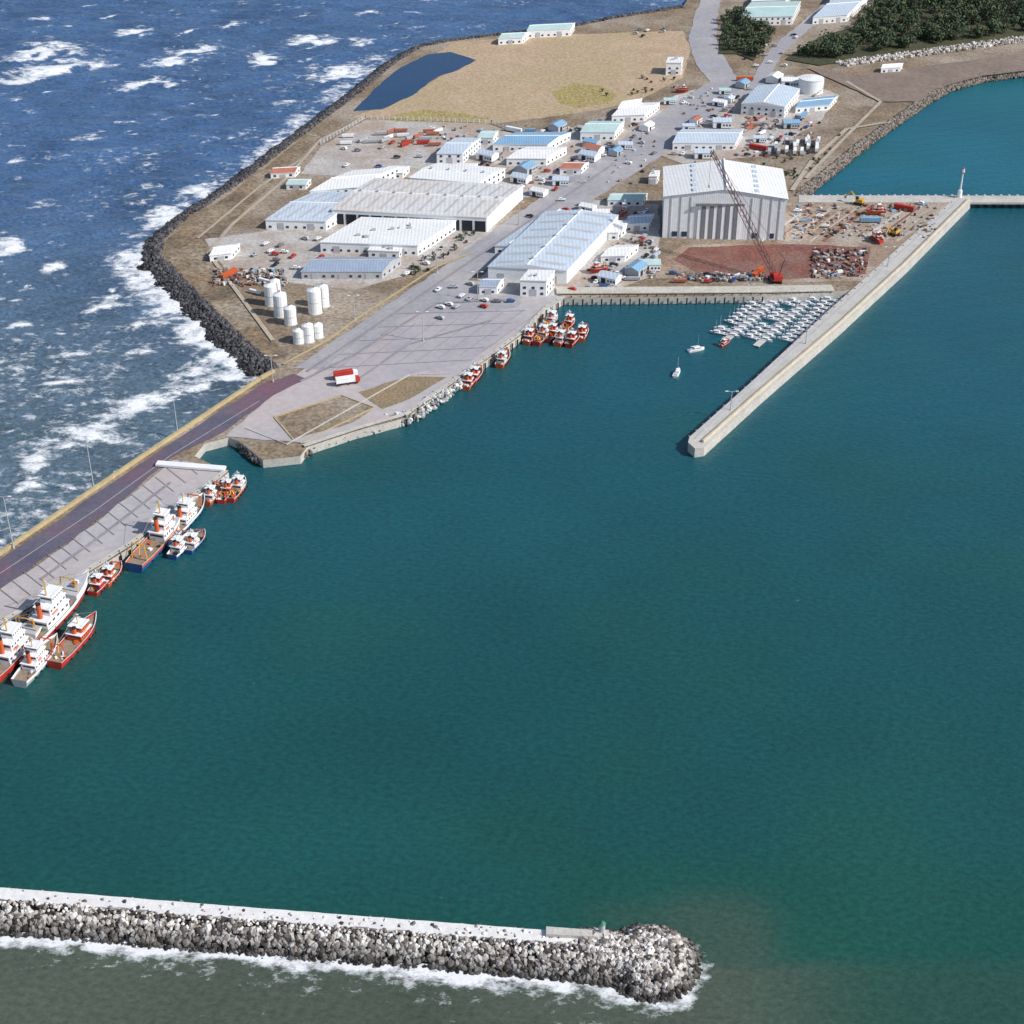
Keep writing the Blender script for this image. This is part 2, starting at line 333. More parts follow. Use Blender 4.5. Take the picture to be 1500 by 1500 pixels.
for i in range(n):
    p=lerp(x0,x1,(i+.5)/n); b.box(p[0],p[1]-.3-(.15 if i%2 else 0),z0,(x1[0]-x0[0])/n*.92,.5,20,[tan,tan2,white,tan2][i%4 if i%2 else 2])
m_=lerp(x0,x1,.5); b.box(m_[0],m_[1]-.5,z0+20.1,(x1[0]-x0[0])+3,1.1,1.2,steel)
for t in(.06,.14,.22,.72,.80,.88,.95):
    p=lerp(A,B,t); b.box(p[0],p[1]-.1,z0,.6,.4,hw-.1,wgrey)
for t in(.1,.18,.76,.9):
    p=lerp(A,B,t); b.box(p[0],p[1]-.06,z0+1,3,.3,3,glass)
for i in range(6):
    p=lerp(B,C,(i+.5)/6); b.box(p[0]+.1,p[1],z0+.1,.4,3,2.2,glass)
b.obj('shipyard_hall')
for i in range(11):
    for j in range(7): q=lerp(lerp(A,B,i/10),lerp(D,C,i/10),j/6); occ(*q,7)
for (u,v,r,h) in[(398,446,3.4,11),(412,462,3.6,12),(426,474,3.2,9),(438,502,2.8,7),(452,500,3,9),(466,494,2.8,7),(462,458,3.6,13),(474,448,3.2,11),(404,434,3,9)]:
    b=MB(); x,y=P(u,v)
    b.cyl(0,0,0,h,r,white,20); b.cyl(0,0,h,h+1.2,r,rwhite,20,.5); b.cyl(0,0,h*.5,h*.5+.25,r+.1,wgrey,20); b.cyl(0,0,0,.5,r+.4,conc,20)
    b.beam((r+.2,0,0),(r+.2,0,h+1),.3,steel); b.cyl(0,0,h+1.2,h+2,.4,steel,6)
    o=b.obj('storage_silo'); o.location=(x,y,ZL); occ(x,y,5)
b=MB(); x,y=P(1187,134); b.cyl(0,0,0,10,9,white,32); b.cyl(0,0,10,11.2,9,rwhite,32,1); b.cyl(0,0,9.6,9.9,9.15,wgrey,32); b.beam((9.3,0,0),(9.3,0,10.5),.5,steel)
for i in range(10):
    a_=i*.22; b.box(9.5*math.cos(a_-1.5),9.5*math.sin(a_-1.5),i,1.3,.9,.2,steel,a_)
o=b.obj('fuel_tank'); o.location=(x,y,ZL); occ(x,y,12)
# ---------------------------------------------------------------- vehicles
def wheels(b,xs,ys,r,w):
    for x in xs:
        for y in ys:
            vs=[(x+r*math.cos(k*.7854),y+s,r+r*math.sin(k*.7854)) for s in(-w,w) for k in range(8)]
            b.add(vs,[(k,(k+1)%8,(k+1)%8+8,k+8) for k in range(8)]+[tuple(range(8)),tuple(range(8,16))],black)
def carmesh(m):
    b=MB()
    prof=[(-2.2,.35),(-2.2,.95),(-1.9,1.0),(-1.45,1.5),(.3,1.5),(.95,1.0),(2.1,.85),(2.25,.4)]
    n=len(prof); L=[(x,-.85 if z<1.2 else -.7,z) for x,z in prof]; R=[(x,-y,z) for x,y,z in L]
    b.add(L+R,[tuple(range(n)),tuple(range(2*n-1,n-1,-1))]+[(i,i+n,(i+1)%n+n,(i+1)%n) for i in range(n)],m)
    b.box(-.55,0,1.08,1.5,1.66,.3,glass); b.add([(.36,-.62,1.45),(.36,.62,1.45),(.93,.76,1.06),(.93,-.76,1.06)],[(0,3,2,1)],glass)
    wheels(b,(-1.4,1.4),(-.85,.85),.33,.1); return b.mesh('car')
cars=[carmesh(m) for m in(white,white,silver,red,blue,dark,silver,white,wgrey,steel)]
def truckmesh(mc,mb_):
    b=MB(); b.box(5.2,0,.7,2.2,2.4,2.2,mc); b.box(5.9,0,1.9,.9,2.1,.7,glass); b.box(5,0,2.9,1.6,2.2,.3,mc)
    b.box(-.6,0,1.15,9.2,2.5,2.6,mb_); b.box(0,0,.75,11,1,.35,black)
    for i in range(9): b.box(-4.8+i*1.05,0,1.2,.12,2.58,2.5,mb_)
    wheels(b,(-4.2,-3,4.9,1.5),(-1.1,1.1),.5,.15); return b.mesh('truck')
trucks=[truckmesh(red,white),truckmesh(white,white),truckmesh(blue,silver),truckmesh(white,red)]
def contmesh(m):
    b=MB(); b.box(0,0,.15,12,2.3,2.5,m)
    for i in range(20):
        for s in(-1,1): b.box(-5.5+i*.58,s*1.19,.25,.28,.08,2.3,m)
    for x in(-6,6):
        for y in(-1.15,1.15): b.box(x,y,0,.22,.22,2.8,steel)
    b.box(6.1,-.5,.3,.08,.06,2.2,steel); b.box(6.1,.5,.3,.08,.06,2.2,steel)
    return b.mesh('container')
conts=[contmesh(m) for m in(red,orange,white,rred,rblue2,silver,white,wgrey,rblue)]
# boats
def boat(L,B,hull,stripe,house,style=0,name='b'):
    b=MB(); Hh=L*.075+.9; N=16; rows=[]; big=L>30; hs=1.0 if not big else 1.35
    for i in range(N):
        t=i/(N-1); hb=B/2*(.84+.16*min(1,t/.2))*(1-max(0,(t-.55)/.45)**2.4); hb=max(hb,.06)
        sh=Hh*(1+.10*(1-t)**2+.95*max(0,t-.45)**1.6*1.5); x=-L/2+L*t; fl=max(0,(t-.6)/.4)
        rows.append([(x-.07*L*fl,hb*.5,-1),(x-.05*L*fl,hb*.86,Hh*.3),(x-.01*L*fl,hb*.97,sh*.7),(x+.02*L*fl,hb,sh),(x+.015*L*fl,max(hb-.25,.02),sh),(x+.01*L*fl,max(hb-.25,.02),sh-.9)])
    for s in(1,-1):
        for j,m in((0,hull),(1,hull),(2,stripe),(3,white),(4,stripe)):
            vs=[]
            for r in rows: vs+=[(r[j][0],s*r[j][1],r[j][2]),(r[j+1][0],s*r[j+1][1],r[j+1][2])]
            b.add(vs,[(2*i,2*i+2,2*i+3,2*i+1)[::s] for i in range(N-1)],m)
    vs=[]
    for r in rows: vs+=[(r[5][0],r[5][1],r[5][2]),(r[5][0],-r[5][1],r[5][2])]
    b.add(vs,[(2*i,2*i+1,2*i+3,2*i+2) for i in range(N-1)],deckm)
    r=rows[0]; b.add([(r[j][0],r[j][1],r[j][2]) for j in range(4)]+[(r[j][0],-r[j][1],r[j][2]) for j in(3,2,1,0)],[tuple(range(8))],hull)
    dz=Hh-.75
    if big:
        fc=[q for q in rows if q[3][0]>L*.12]; z=Hh*1.45
        pts=[(q[3][0]-.3,q[3][1]*.96) for q in fc]+[(q[3][0]-.3,-q[3][1]*.96) for q in fc[::-1]]
        b.prism(pts,dz,z,white,wgrey)
        for k in range(3): b.box(L*.3+k*1.6-1.5,0,z,1,2.4-k*.4,1.1,[steel,orange,white][k])
    hx=(.10 if style==0 else -.2)*L; hl=L*(.32 if style==2 else .24); w=B*.74; zz=dz
    if style==2: hx=-.08*L
    for lv,(kl,kw,hh) in enumerate(((1,1,2.7),(.72,.86,2.3),(.46,.7,2.1))[:3 if big or style==2 else 2]):
        hh*=hs; cx=hx+.03*L*lv*(1 if style else .6)
        b.box(cx,0,zz,hl*kl,w*kw,hh,house); b.box(cx,0,zz+hh*.5,hl*kl+.08,w*kw*.86,hh*.26,glass)
        for k in range(5): b.box(cx-hl*kl*.4+k*hl*kl*.2,0,zz+hh*.5,hl*kl*.1,w*kw+.1,hh*.24,glass)
        b.box(cx,0,zz+hh+.01,hl*kl+.9,w*kw+.8,.16,white)
        for s in(-1,1): b.beam((cx-hl*kl*.5,s*(w*kw/2+.35),zz+hh+1),(cx+hl*kl*.5,s*(w*kw/2+.35),zz+hh+1),.08,white)
        zz+=hh+.18
    b.cyl(hx-hl*.38,0,dz+2.7*hs,zz-.3,.07*B+.25,orange,10); b.cyl(hx-hl*.38,0,zz-.3,zz+.2,.07*B+.3,black,10)
    mh=zz+L*.13+1
    b.beam((hx,0,zz),(hx,0,mh),.3 if not big else .5,yellow if L>22 else white); b.beam((hx,-B*.2,mh-1.5),(hx,B*.2,mh-1.5),.2,white); b.box(hx,0,mh-.9,.4,1.8,.25,white)
    gx=(-.38 if style==0 else .22)*L; gh=dz+L*.14+1.8
    for s in(-1,1): b.beam((gx,s*B*.38,dz),(gx,s*B*.3,gh),.4,yellow if big else orange)
    b.beam((gx,-B*.32,gh),(gx,B*.32,gh),.45,yellow if big else orange)
    b.beam((gx,0,gh),(hx,0,mh-1),.1,steel); b.beam((hx,0,mh-.5),(L*.48,0,Hh*1.6),.1,steel)
    b.beam((gx,0,dz+1),(gx+.12*L*(1 if gx<0 else -1),B*.2,dz+L*.2),.25,yellow)
    for k in range(12):
        b.box(random.uniform(-.42,.2)*L,random.uniform(-.32,.32)*B,dz-.1,random.uniform(.7,1.8),random.uniform(.7,1.5),random.uniform(.4,1.2),random.choice([orange,green,white,yellow,black,steel,white]),random.uniform(0,3))
    for s in(-1,1):
        b.beam((hx-hl*.2,s*w*.42,dz+2.9*hs),(hx+hl*.05,s*w*.42,dz+2.9*hs),.9,orange)
        for k in range(5): b.cyl(-L*.32+k*L*.14,s*(B/2+.12),Hh*.4,Hh*.4+.7,.35,black,8)
    return b.mesh(name)
def put(me,name,u,v,u2,v2,z=0,sc_=1):
    x,y=P(u,v,z); x2,y2=P(u2,v2,z); return place(me,name,(x,y,z),math.atan2(y2-y,x2-x),sc_)
fb=[boat(15,5,orange,red,orange,1),boat(17,5.5,red,orange,white,0),boat(14,4.8,red,red,orange,0),boat(16,5,orange,orange,white,1),boat(15,5,red,red,red,1)]
for i,(u,v,u2,v2) in enumerate([(778,497,790,483),(794,497,808,482),(808,494,824,476),(824,499,842,479),(840,501,854,484),(854,492,862,474),(806,476,821,461),(832,480,848,466),(738,530,752,510),(698,553,714,531),(689,562,704,541),
        (348,722,366,699),(332,726,347,704),(314,728,330,709),(150,858,168,838),(166,846,180,829)]):
    put(fb[i%5],'fishing_boat',u,v,u2,v2)
put(boat(40,9,blue,orange,white,0),'trawler',233,800,272,757)
put(boat(30,8.5,blue,white,white,2),'trawler',276,762,300,735)
put(boat(18,5.5,blue,white,white,1),'fishing_boat',268,803,286,783)
put(boat(15,5,blue,blue,white,1),'fishing_boat',288,798,304,780)
put(boat(48,10,red,white,white,2),'trawler',84,908,126,863)
put(boat(40,9.5,red,red,white,2),'trawler',26,960,64,919)
put(boat(30,8,red,red,orange,0),'fishing_boat',112,945,142,912)
put(boat(27,7.5,silver,white,white,2),'fishing_boat',58,974,84,944)
def yacht(hull):
    b=MB(); L,B=9,3;N=9;rows=[]
    for i in range(N):
        t=i/(N-1); hb=max(.05,B/2*(1-max(0,(t-.4)/.6)**2)); rows.append([(-L/2+L*t,hb*.6,-.3),(-L/2+L*t,hb,1.1+.4*t)])
    for s in(1,-1):
        vs=[]
        for r in rows: vs+=[(r[0][0],s*r[0][1],r[0][2]),(r[1][0],s*r[1][1],r[1][2])]
        b.add(vs,[(2*i,2*i+2,2*i+3,2*i+1)[::s] for i in range(N-1)],hull)
    vs=[]
    for r in rows: vs+=[(r[1][0],r[1][1],r[1][2]),(r[1][0],-r[1][1],r[1][2])]
    b.add(vs,[(2*i,2*i+1,2*i+3,2*i+2) for i in range(N-1)],white)
    b.add([(-4.5,.9,-.3),(-4.5,1.5,1.1),(-4.5,-1.5,1.1),(-4.5,-.9,-.3)],[(0,1,2,3)],hull)
    b.box(.3,0,1.2,3.4,1.9,1,white); b.box(.4,0,1.5,3.2,1.96,.4,glass); b.box(-3,0,1.22,2,1.6,.25,wgrey)
    b.beam((.8,0,2),(.8,0,9),.12,silver); b.beam((.8,0,2.8),(-3.2,0,2.9),.22,white)
    return b.mesh('yacht')
ya=[yacht(m) for m in(white,white,silver,white)]
for r0,r1,n in(((1060,492),(1138,430),12),((1108,498),(1182,434),12),((1160,502),(1228,438),12)):
    strip('pontoon',[r0,r1],3.4,M('pontoon',(.6,.58,.55),(.5,.48,.45),.3,.8),.3,.5)
    for i in range(n):
        t=(i+.2)/n
        for s in(-1,1):
            if random.random()<.06: continue
            u=r0[0]+(r1[0]-r0[0])*t+s*11; v=r0[1]+(r1[1]-r0[1])*t+s*2
            put(random.choice(ya),'moored_yacht',u,v,u+s*10,v+s*2.0+random.uniform(-.6,.6),0,random.uniform(.8,.95))
put(ya[0],'motor_launch',1020,514,1030,512); put(ya[0],'motor_launch',992,548,996,540); put(fb[0],'fishing_boat',1062,505,1070,500,0,.55)
# crane
b=MB(); bx,by=P(1135,412); tx,ty=P(1042,220,60); base=Vector((bx,by,ZL+3)); tip=Vector((tx,ty,60))
for s in(-1,1): b.box(bx+s*2.6,by,ZL,1.4,8,1.6,black)
b.box(bx,by,ZL+1.2,6,6,.6,steel); b.box(bx+1,by-1,ZL+1.8,4.5,7,2.8,red); b.box(bx-2,by+1.5,ZL+1.8,1.6,2.2,2.6,red); b.box(bx-2,by+1.6,ZL+3,1.7,2.1,1,glass)
d=(tip-base); n1=d.cross(Vector((0,0,1))).normalized(); n2=d.cross(n1).normalized(); K=22
dk=M('crane_lattice',(.16,.08,.08),(.1,.06,.06),.5,.6)
def cp(i,a,c):
    t=i/K; w=1.2*(1-abs(t-.4)*1.1)+.3; return base+d*t+n1*a*w+n2*c*w
for i in range(K):
    for a,c in((-1,-1),(1,-1),(1,1),(-1,1)): b.beam(cp(i,a,c),cp(i+1,a,c),.26,dk)
    b.beam(cp(i,-1,-1),cp(i+1,1,-1),.16,dk); b.beam(cp(i,-1,1),cp(i+1,1,1),.16,dk); b.beam(cp(i,-1,-1),cp(i+1,-1,1),.16,dk); b.beam(cp(i,1,1),cp(i+1,1,-1),.16,dk)
mast=base+Vector((3,-6,12)); b.beam(base+Vector((1,-3,0)),mast,.4,dk); b.beam(mast,tip,.15,dk); b.beam(tip,tip+Vector((0,0,-20)),.12,dk); b.box(tip.x,tip.y,tip.z-21.5,.9,.9,1.5,yellow)
b.obj('crawler_crane')
b=MB()
for s in(-1,1): b.box(s*1.2,0,0,.7,4,.9,black)
b.box(0,-.3,.95,2.8,3.4,1.5,yellow); b.box(-.8,.8,2.45,1.1,1.4,1.2,glass); b.beam((.5,1,2),(.5,4.5,5),.5,yellow); b.beam((.5,4.5,5),(.5,7,2.2),.4,yellow); b.box(.5,7,1.3,1.1,.9,1,steel)
me=b.mesh('excavator')
for u,v,a in((1258,300,1),(1310,345,2.4)): x,y=P(u,v); place(me,'excavator',(x,y,ZL+.6),a,1.3)
def lamp(u,v,h):
    x,y=P(u,v); b=MB(); b.cyl(0,0,0,1,.5,conc,8); b.cyl(0,0,1,h,.26,silver,8,.14)
    for s in(-1,1): b.beam((0,0,h),(s*2.2,0,h+.3),.14,silver); b.box(s*2.4,0,h+.15,1.4,.5,.25,white)
    o=b.obj('street_lamp'); o.location=(x,y,ZL)
for u,v,h in((20,803,24),(137,712,24),(260,632,16),(400,560,14),(520,470,14),(640,400,14),(760,330,14),(850,268,14),(940,205,14),(700,440,16),(620,500,16),(1300,392,12),(1180,505,10),(1070,602,10)): lamp(u,v,h)
def inpoly(p,poly):
    x,y=p;c=False;j=len(poly)-1
    for i in range(len(poly)):
        if((poly[i][1]>y)!=(poly[j][1]>y)) and x<(poly[j][0]-poly[i][0])*(y-poly[i][1])/(poly[j][1]-poly[i][1])+poly[i][0]:c=not c
        j=i
    return c
def scatter(poly,n,fn,r):
    wp=W(poly); xs=[p[0] for p in wp];ys=[p[1] for p in wp];k=0
    for _ in range(n*6):
        if k>=n:break
        x,y=random.uniform(min(xs),max(xs)),random.uniform(min(ys),max(ys))
        if not inpoly((x,y),wp):continue
        if any((x-a)**2+(y-c)**2<(r+q)**2 for a,c,q in OCC):continue
        fn(x,y);occ(x,y,r);k+=1
ROAD=math.radians(60)
ZV=ZL+.008*lay[0]
def fcar(x,y): place(random.choice(cars),'parked_car',(x,y,ZV),random.choice([ROAD,ROAD+1.57,0,ROAD+3.14])+random.uniform(-.1,.1),1.05)
def ftruck(x,y): place(random.choice(trucks),'truck',(x,y,ZV),random.choice([ROAD,0,ROAD+1.57])+random.uniform(-.1,.1))
def ftruckw(x,y): place(random.choice(trucks[1:3]),'truck',(x,y,ZV),1.4+random.uniform(-.05,.05),.8)
def fcont(x,y):
    a=random.choice([ROAD,0,ROAD+1.57]);place(random.choice(conts),'shipping_container',(x,y,ZV),a,random.choice([.6,1]))
def fcontr(x,y): place(random.choice([conts[0],conts[3],conts[2],conts[3],conts[7]]),'shipping_container',(x,y,ZV),random.choice([.1,.9]),.7)
shedm=[]
for wm,rm in((white,rwhite),(white,rblue),(wgrey,rblue2),(white,rgreen),(white,rred),(white,rblue),(white,rwhite)):
    b=MB(); b.box(0,0,0,11,8,3.6,wm); b.add([(-5.8,-4.3,3.62),(5.8,-4.3,3.62),(5.8,0,5.2),(-5.8,0,5.2),(5.8,4.3,3.62),(-5.8,4.3,3.62)],[(0,1,2,3),(3,2,4,5)],rm)
    b.add([(5.5,-4,3.6),(5.5,4,3.6),(5.5,0,5.1)],[(0,1,2)],wm); b.add([(-5.5,-4,3.6),(-5.5,4,3.6),(-5.5,0,5.1)],[(2,1,0)],wm)
    b.box(-2,-4.05,.05,2.6,.15,2.8,dark)
    for k in range(3): b.box(1+k*1.8,-4.04,1.2,1,.12,1,glass)
    shedm.append(b.mesh('small_shed'))
def fshed(x,y): place(random.choice(shedm),'small_shed',(x,y,ZV),random.choice([0,ROAD-1.57,ROAD])+random.uniform(-.05,.05),random.uniform(.7,1.15))
def fboat(x,y): place(random.choice(fb),'beached_fishing_boat',(x,y,ZV+.8),random.uniform(0,6.28),random.uniform(.5,.8))
R_ind=[(640,205),(760,190),(880,175),(960,150),(1000,135),(955,190),(850,268),(760,300),(700,262)]
scatter(R_ind,46,fshed,5.5); scatter(R_ind,14,fcont,5); scatter(R_ind,8,fboat,4); scatter(R_ind,60,fcar,2.2)
R_mid=[(840,300),(962,300),(962,400),(905,422),(830,428),(850,400),(910,340)]
scatter(R_mid,12,fshed,4.5);scatter(R_mid,7,fcont,4);scatter(R_mid,4,fboat,4);scatter(R_mid,45,fcar,2.0)
scatter([(495,215),(520,192),(650,192),(640,215)],20,fcontr,2.6)
scatter([(470,240),(560,185),(720,190),(740,205),(640,250),(500,250)],10,fcar,3)
scatter([(640,425),(700,415),(765,428),(755,445),(640,470)],13,fcar,2.2)
scatter([(400,352),(560,345),(560,400),(440,400),(360,380)],13,fcar,2.3)
R=[(640,400),(760,318),(850,258),(960,176),(1035,130),(1070,140),(960,230),(790,340),(690,400)]
scatter(R,12,fcar,3);scatter(R,3,ftruck,7)
R=[(1080,120),(1160,112),(1225,145),(1200,180),(1110,228),(1000,238),(975,225),(1010,185)]
scatter(R,13,fshed,5);scatter(R,5,fcont,5);scatter(R,24,fcar,2.6)
scatter([(1085,205),(1085,180),(1115,172),(1120,200)],8,fcontr,2.2)
scatter([(1125,228),(1195,226),(1205,208),(1130,210)],18,ftruckw,2)
R=[(1155,298),(1385,300),(1300,372),(1200,360),(1150,350)]
scatter(R,2,fcont,6);scatter(R,5,fcar,4);scatter(R,2,fboat,5)
R=[(985,415),(1120,415),(1120,400),(985,400)]
scatter(R,2,fcont,4);scatter(R,8,fcar,3)
scatter([(320,400),(400,410),(380,440),(345,415)],3,fcont,4)
scatter([(560,420),(620,395),(640,380),(600,375),(560,400)],6,fcar,3)
scatter([(920,45),(985,42),(985,52),(930,55)],6,fcar,3);scatter([(1070,100),(1120,60),(1180,30),(1150,100)],10,fcar,3)
put(trucks[0],'truck',508,562,535,558,ZV); put(trucks[3],'truck',505,553,530,549,ZV)
b=MB()
for _ in range(1500):
    u,v=random.choice([(random.uniform(1155,1375),random.uniform(300,350)),(random.uniform(990,1120),random.uniform(402,412)),(random.uniform(1190,1270),random.uniform(365,408)),(random.uniform(640,960),random.uniform(185,270)),(random.uniform(310,420),random.uniform(395,420)),(random.uniform(850,960),random.uniform(310,410)),(random.uniform(1000,1200),random.uniform(130,230))])
    x,y=P(u,v)
    if any((x-a)**2+(y-c)**2<(q)**2 for a,c,q in OCC[:900]): continue
    s=random.uniform(.4,.9)
    b.box(x,y,ZL+.3,random.uniform(.8,4)*s,random.uniform(.8,2.2)*s,random.uniform(.4,1.5)*s+.3,random.choice([rust,wgrey,white,rust,steel,rblue2,rust,conc,deckm,deckm,dark,track]),random.uniform(0,3))
b.obj('scrap_material')
b=MB(); w=W([(470,212),(535,174),(720,181),(765,198)])
for a_,c_ in zip(w,w[1:]):
    L=math.dist(a_,c_); n=int(L/4)
    for i in range(n+1): q=lerp(a_,c_,i/n); b.box(q[0],q[1],ZL,.4,.4,2.6,white)
    for z in(ZL+.6,ZL+1.5,ZL+2.4): b.beam((*a_,z),(*c_,z),.18,wgrey)
b.obj('perimeter_fence')
b=MB()
for seg in([(0,919),(60,884),(190,804),(333,694)],[(595,613),(668,561),(765,491),(800,453),(825,438)],[(825,438),(1130,434)]):
    w=W(seg)
    for a_,c_ in zip(w,w[1:]):
        n=max(1,int(math.dist(a_,c_)/5))
        for i in range(n): q=lerp(a_,c_,i/n); b.cyl(q[0]+.3,q[1]-.4,-2,3.8,.4,black,6); b.cyl(q[0]-.6,q[1]+1.5,ZL+.4,ZL+1.1,.3,black,6)
b.obj('quay_fenders')
# ---------------------------------------------------------------- rocks
ph=(1+5**.5)/2
IV=np.array([(-1,ph,0),(1,ph,0),(-1,-ph,0),(1,-ph,0),(0,-1,ph),(0,1,ph),(0,-1,-ph),(0,1,-ph),(ph,0,-1),(ph,0,1),(-ph,0,-1),(-ph,0,1)])/1.9
IF=np.array([(0,11,5),(0,5,1),(0,1,7),(0,7,10),(0,10,11),(1,5,9),(5,11,4),(11,10,2),(10,7,6),(7,1,8),(3,9,4),(3,4,2),(3,2,6),(3,6,8),(3,8,9),(4,9,5),(2,4,11),(6,2,10),(8,6,7),(9,8,1)])
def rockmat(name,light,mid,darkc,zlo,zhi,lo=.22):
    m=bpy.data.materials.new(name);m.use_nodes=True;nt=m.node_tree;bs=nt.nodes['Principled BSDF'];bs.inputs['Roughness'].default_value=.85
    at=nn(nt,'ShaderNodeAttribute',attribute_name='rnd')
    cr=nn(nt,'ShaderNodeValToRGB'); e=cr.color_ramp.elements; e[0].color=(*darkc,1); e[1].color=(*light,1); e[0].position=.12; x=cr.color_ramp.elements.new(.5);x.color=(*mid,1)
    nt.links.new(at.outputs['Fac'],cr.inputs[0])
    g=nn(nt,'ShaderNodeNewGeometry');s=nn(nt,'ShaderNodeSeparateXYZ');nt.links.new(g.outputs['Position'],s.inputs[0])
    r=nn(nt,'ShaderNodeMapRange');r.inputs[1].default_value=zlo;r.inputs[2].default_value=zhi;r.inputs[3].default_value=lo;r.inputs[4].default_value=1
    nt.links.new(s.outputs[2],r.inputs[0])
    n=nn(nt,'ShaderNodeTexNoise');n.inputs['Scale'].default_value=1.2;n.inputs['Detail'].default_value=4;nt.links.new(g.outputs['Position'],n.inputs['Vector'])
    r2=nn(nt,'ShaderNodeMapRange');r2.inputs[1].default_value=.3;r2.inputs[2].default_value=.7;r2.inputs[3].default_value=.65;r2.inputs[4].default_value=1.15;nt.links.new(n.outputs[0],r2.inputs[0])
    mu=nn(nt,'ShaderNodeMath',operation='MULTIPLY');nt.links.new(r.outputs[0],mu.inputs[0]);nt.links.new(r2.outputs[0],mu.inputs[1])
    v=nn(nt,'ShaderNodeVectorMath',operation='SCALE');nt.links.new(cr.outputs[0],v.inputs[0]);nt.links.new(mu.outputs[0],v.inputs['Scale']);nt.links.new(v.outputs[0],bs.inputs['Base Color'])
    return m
def rockmesh(name,pos,size,mat,core=None):
    n=len(pos); V=np.repeat(IV[None],n,0)*(1+rng.uniform(-.28,.28,(n,12,1)))
    V=np.sign(V)*np.abs(V)**.8
    V*=rng.uniform(.65,1.25,(n,1,3))*size[:,None,None]
    a=rng.uniform(0,6.28,n);c,s=np.cos(a)[:,None],np.sin(a)[:,None]
    x=V[...,0]*c-V[...,1]*s;y=V[...,0]*s+V[...,1]*c;V[...,0]=x;V[...,1]=y
    a=rng.uniform(-.6,.6,n);c,s=np.cos(a)[:,None],np.sin(a)[:,None]
    x=V[...,0]*c-V[...,2]*s;y=V[...,0]*s+V[...,2]*c;V[...,0]=x;V[...,2]=y
    V+=pos[:,None,:]; Fc=(IF[None]+12*np.arange(n)[:,None,None]).reshape(-1,3)
    V=V.reshape(-1,3); r=np.repeat(rng.uniform(0,1,n),12)
    if core is not None:
        cv,cf=core; o=len(V); V=np.vstack([V,cv]); Fc=np.vstack([Fc,cf+o]); r=np.concatenate([r,np.zeros(len(cv))])
    me=bpy.data.meshes.new(name); me.from_pydata(V.tolist(),[],Fc.tolist()); at=me.attributes.new('rnd','FLOAT','POINT'); at.data.foreach_set('value',r.astype(np.float32))
    me.materials.append(mat); return place(me,name)
def polyd(X,Y,pl):
    best=np.full(X.shape,1e9);side=np.zeros(X.shape)
    for (ax,ay),(bx,by) in zip(pl,pl[1:]):
        dx,dy=bx-ax,by-ay;l2=dx*dx+dy*dy
        t=np.clip(((X-ax)*dx+(Y-ay)*dy)/l2,0,1);d=np.hypot(X-ax-t*dx,Y-ay-t*dy);cr=dx*(Y-ay)-dy*(X-ax)
        m=d<best;best=np.where(m,d,best);side=np.where(m,np.sign(cr),side)
    return best,side
def along(pl,n,wmax):
    pl=np.array(pl);seg=np.diff(pl,axis=0);L=np.hypot(seg[:,0],seg[:,1]);k=rng.choice(len(L),n,p=L/L.sum());t=rng.uniform(0,1,n)[:,None]
    nrm=np.stack([-seg[:,1],seg[:,0]],1)/L[:,None];o=rng.uniform(wmax[0],wmax[1],n)
    return pl[k]+seg[k]*t+nrm[k]*o[:,None]
# foreground breakwater: pale crown along the harbour side, stone slope to the open water
TOP=5.0
bw=W([(-450,1276),(0,1312),(400,1344),(800,1375),(955,1392)],TOP)
def prof(d,top=TOP,w=3.0,sl=.78): return np.where(d<w,top,top-(d-w)*sl)
p=along(bw,14500,(-12,12)); hd=np.array(bw[-1]); q=rng.uniform(-18,18,(3200,2))+hd; p=np.vstack([p,q])
def bwheight(X,Y):
    d,s=polyd(X,Y,bw); dh=np.hypot(X-hd[0],Y-hd[1])
    back=(s>0)&(X<hd[0]-20)
    base=np.where(back,np.where(d<2.6,TOP,TOP-1.6-(d-2.6)*.9),prof(d))
    return np.maximum(base,prof(dh,TOP,7.0,.78))
z=bwheight(p[:,0],p[:,1]); dcl,sdc=polyd(p[:,0],p[:,1],bw); isw=(p[:,0]<hd[0]-20)
oc=dcl*np.sign(sdc)
k=(z>-1.2)&~((oc>-1.6)&(oc<3.6)&isw&(rng.uniform(0,1,len(z))<.9));p=p[k];z=z[k];isw=isw[k]
sz=rng.uniform(.5,1.2,len(z)); crest=z>TOP-.6; sz=np.where(crest&isw,sz*.6,sz)
gx=np.arange(bw[0][0],hd[0]+22,2.0);gy=np.arange(min(b_[1] for b_ in bw)-22,max(b_[1] for b_ in bw)+22,2.0)
GX,GY=np.meshgrid(gx,gy);GZ=np.maximum(bwheight(GX,GY)-.9,-4)
cv=np.stack([GX.ravel(),GY.ravel(),GZ.ravel()],1);nx=len(gx);ny=len(gy);ii=(np.arange(nx-1)[None]+nx*np.arange(ny-1)[:,None]).ravel()
cf=np.vstack([np.stack([ii,ii+1,ii+nx+1],1),np.stack([ii,ii+nx+1,ii+nx],1)])
rk=rockmat('breakwater_rock',(.9,.88,.85),(.52,.46,.41),(.06,.05,.045),.5,4.8,.13)  # wet foot and shade of the slope put into the colour, darker downwards
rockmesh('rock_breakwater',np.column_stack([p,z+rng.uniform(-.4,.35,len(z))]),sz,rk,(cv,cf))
b=MB(); Lr=[];Rr=[]; crown=[]
for a_,c_ in zip(bw[:-1],bw[1:]):
    n=int(math.dist(a_,c_)/3)
    for i in range(n): crown.append(lerp(a_,c_,i/n))
crown=[q for q in crown if q[0]<hd[0]-20]
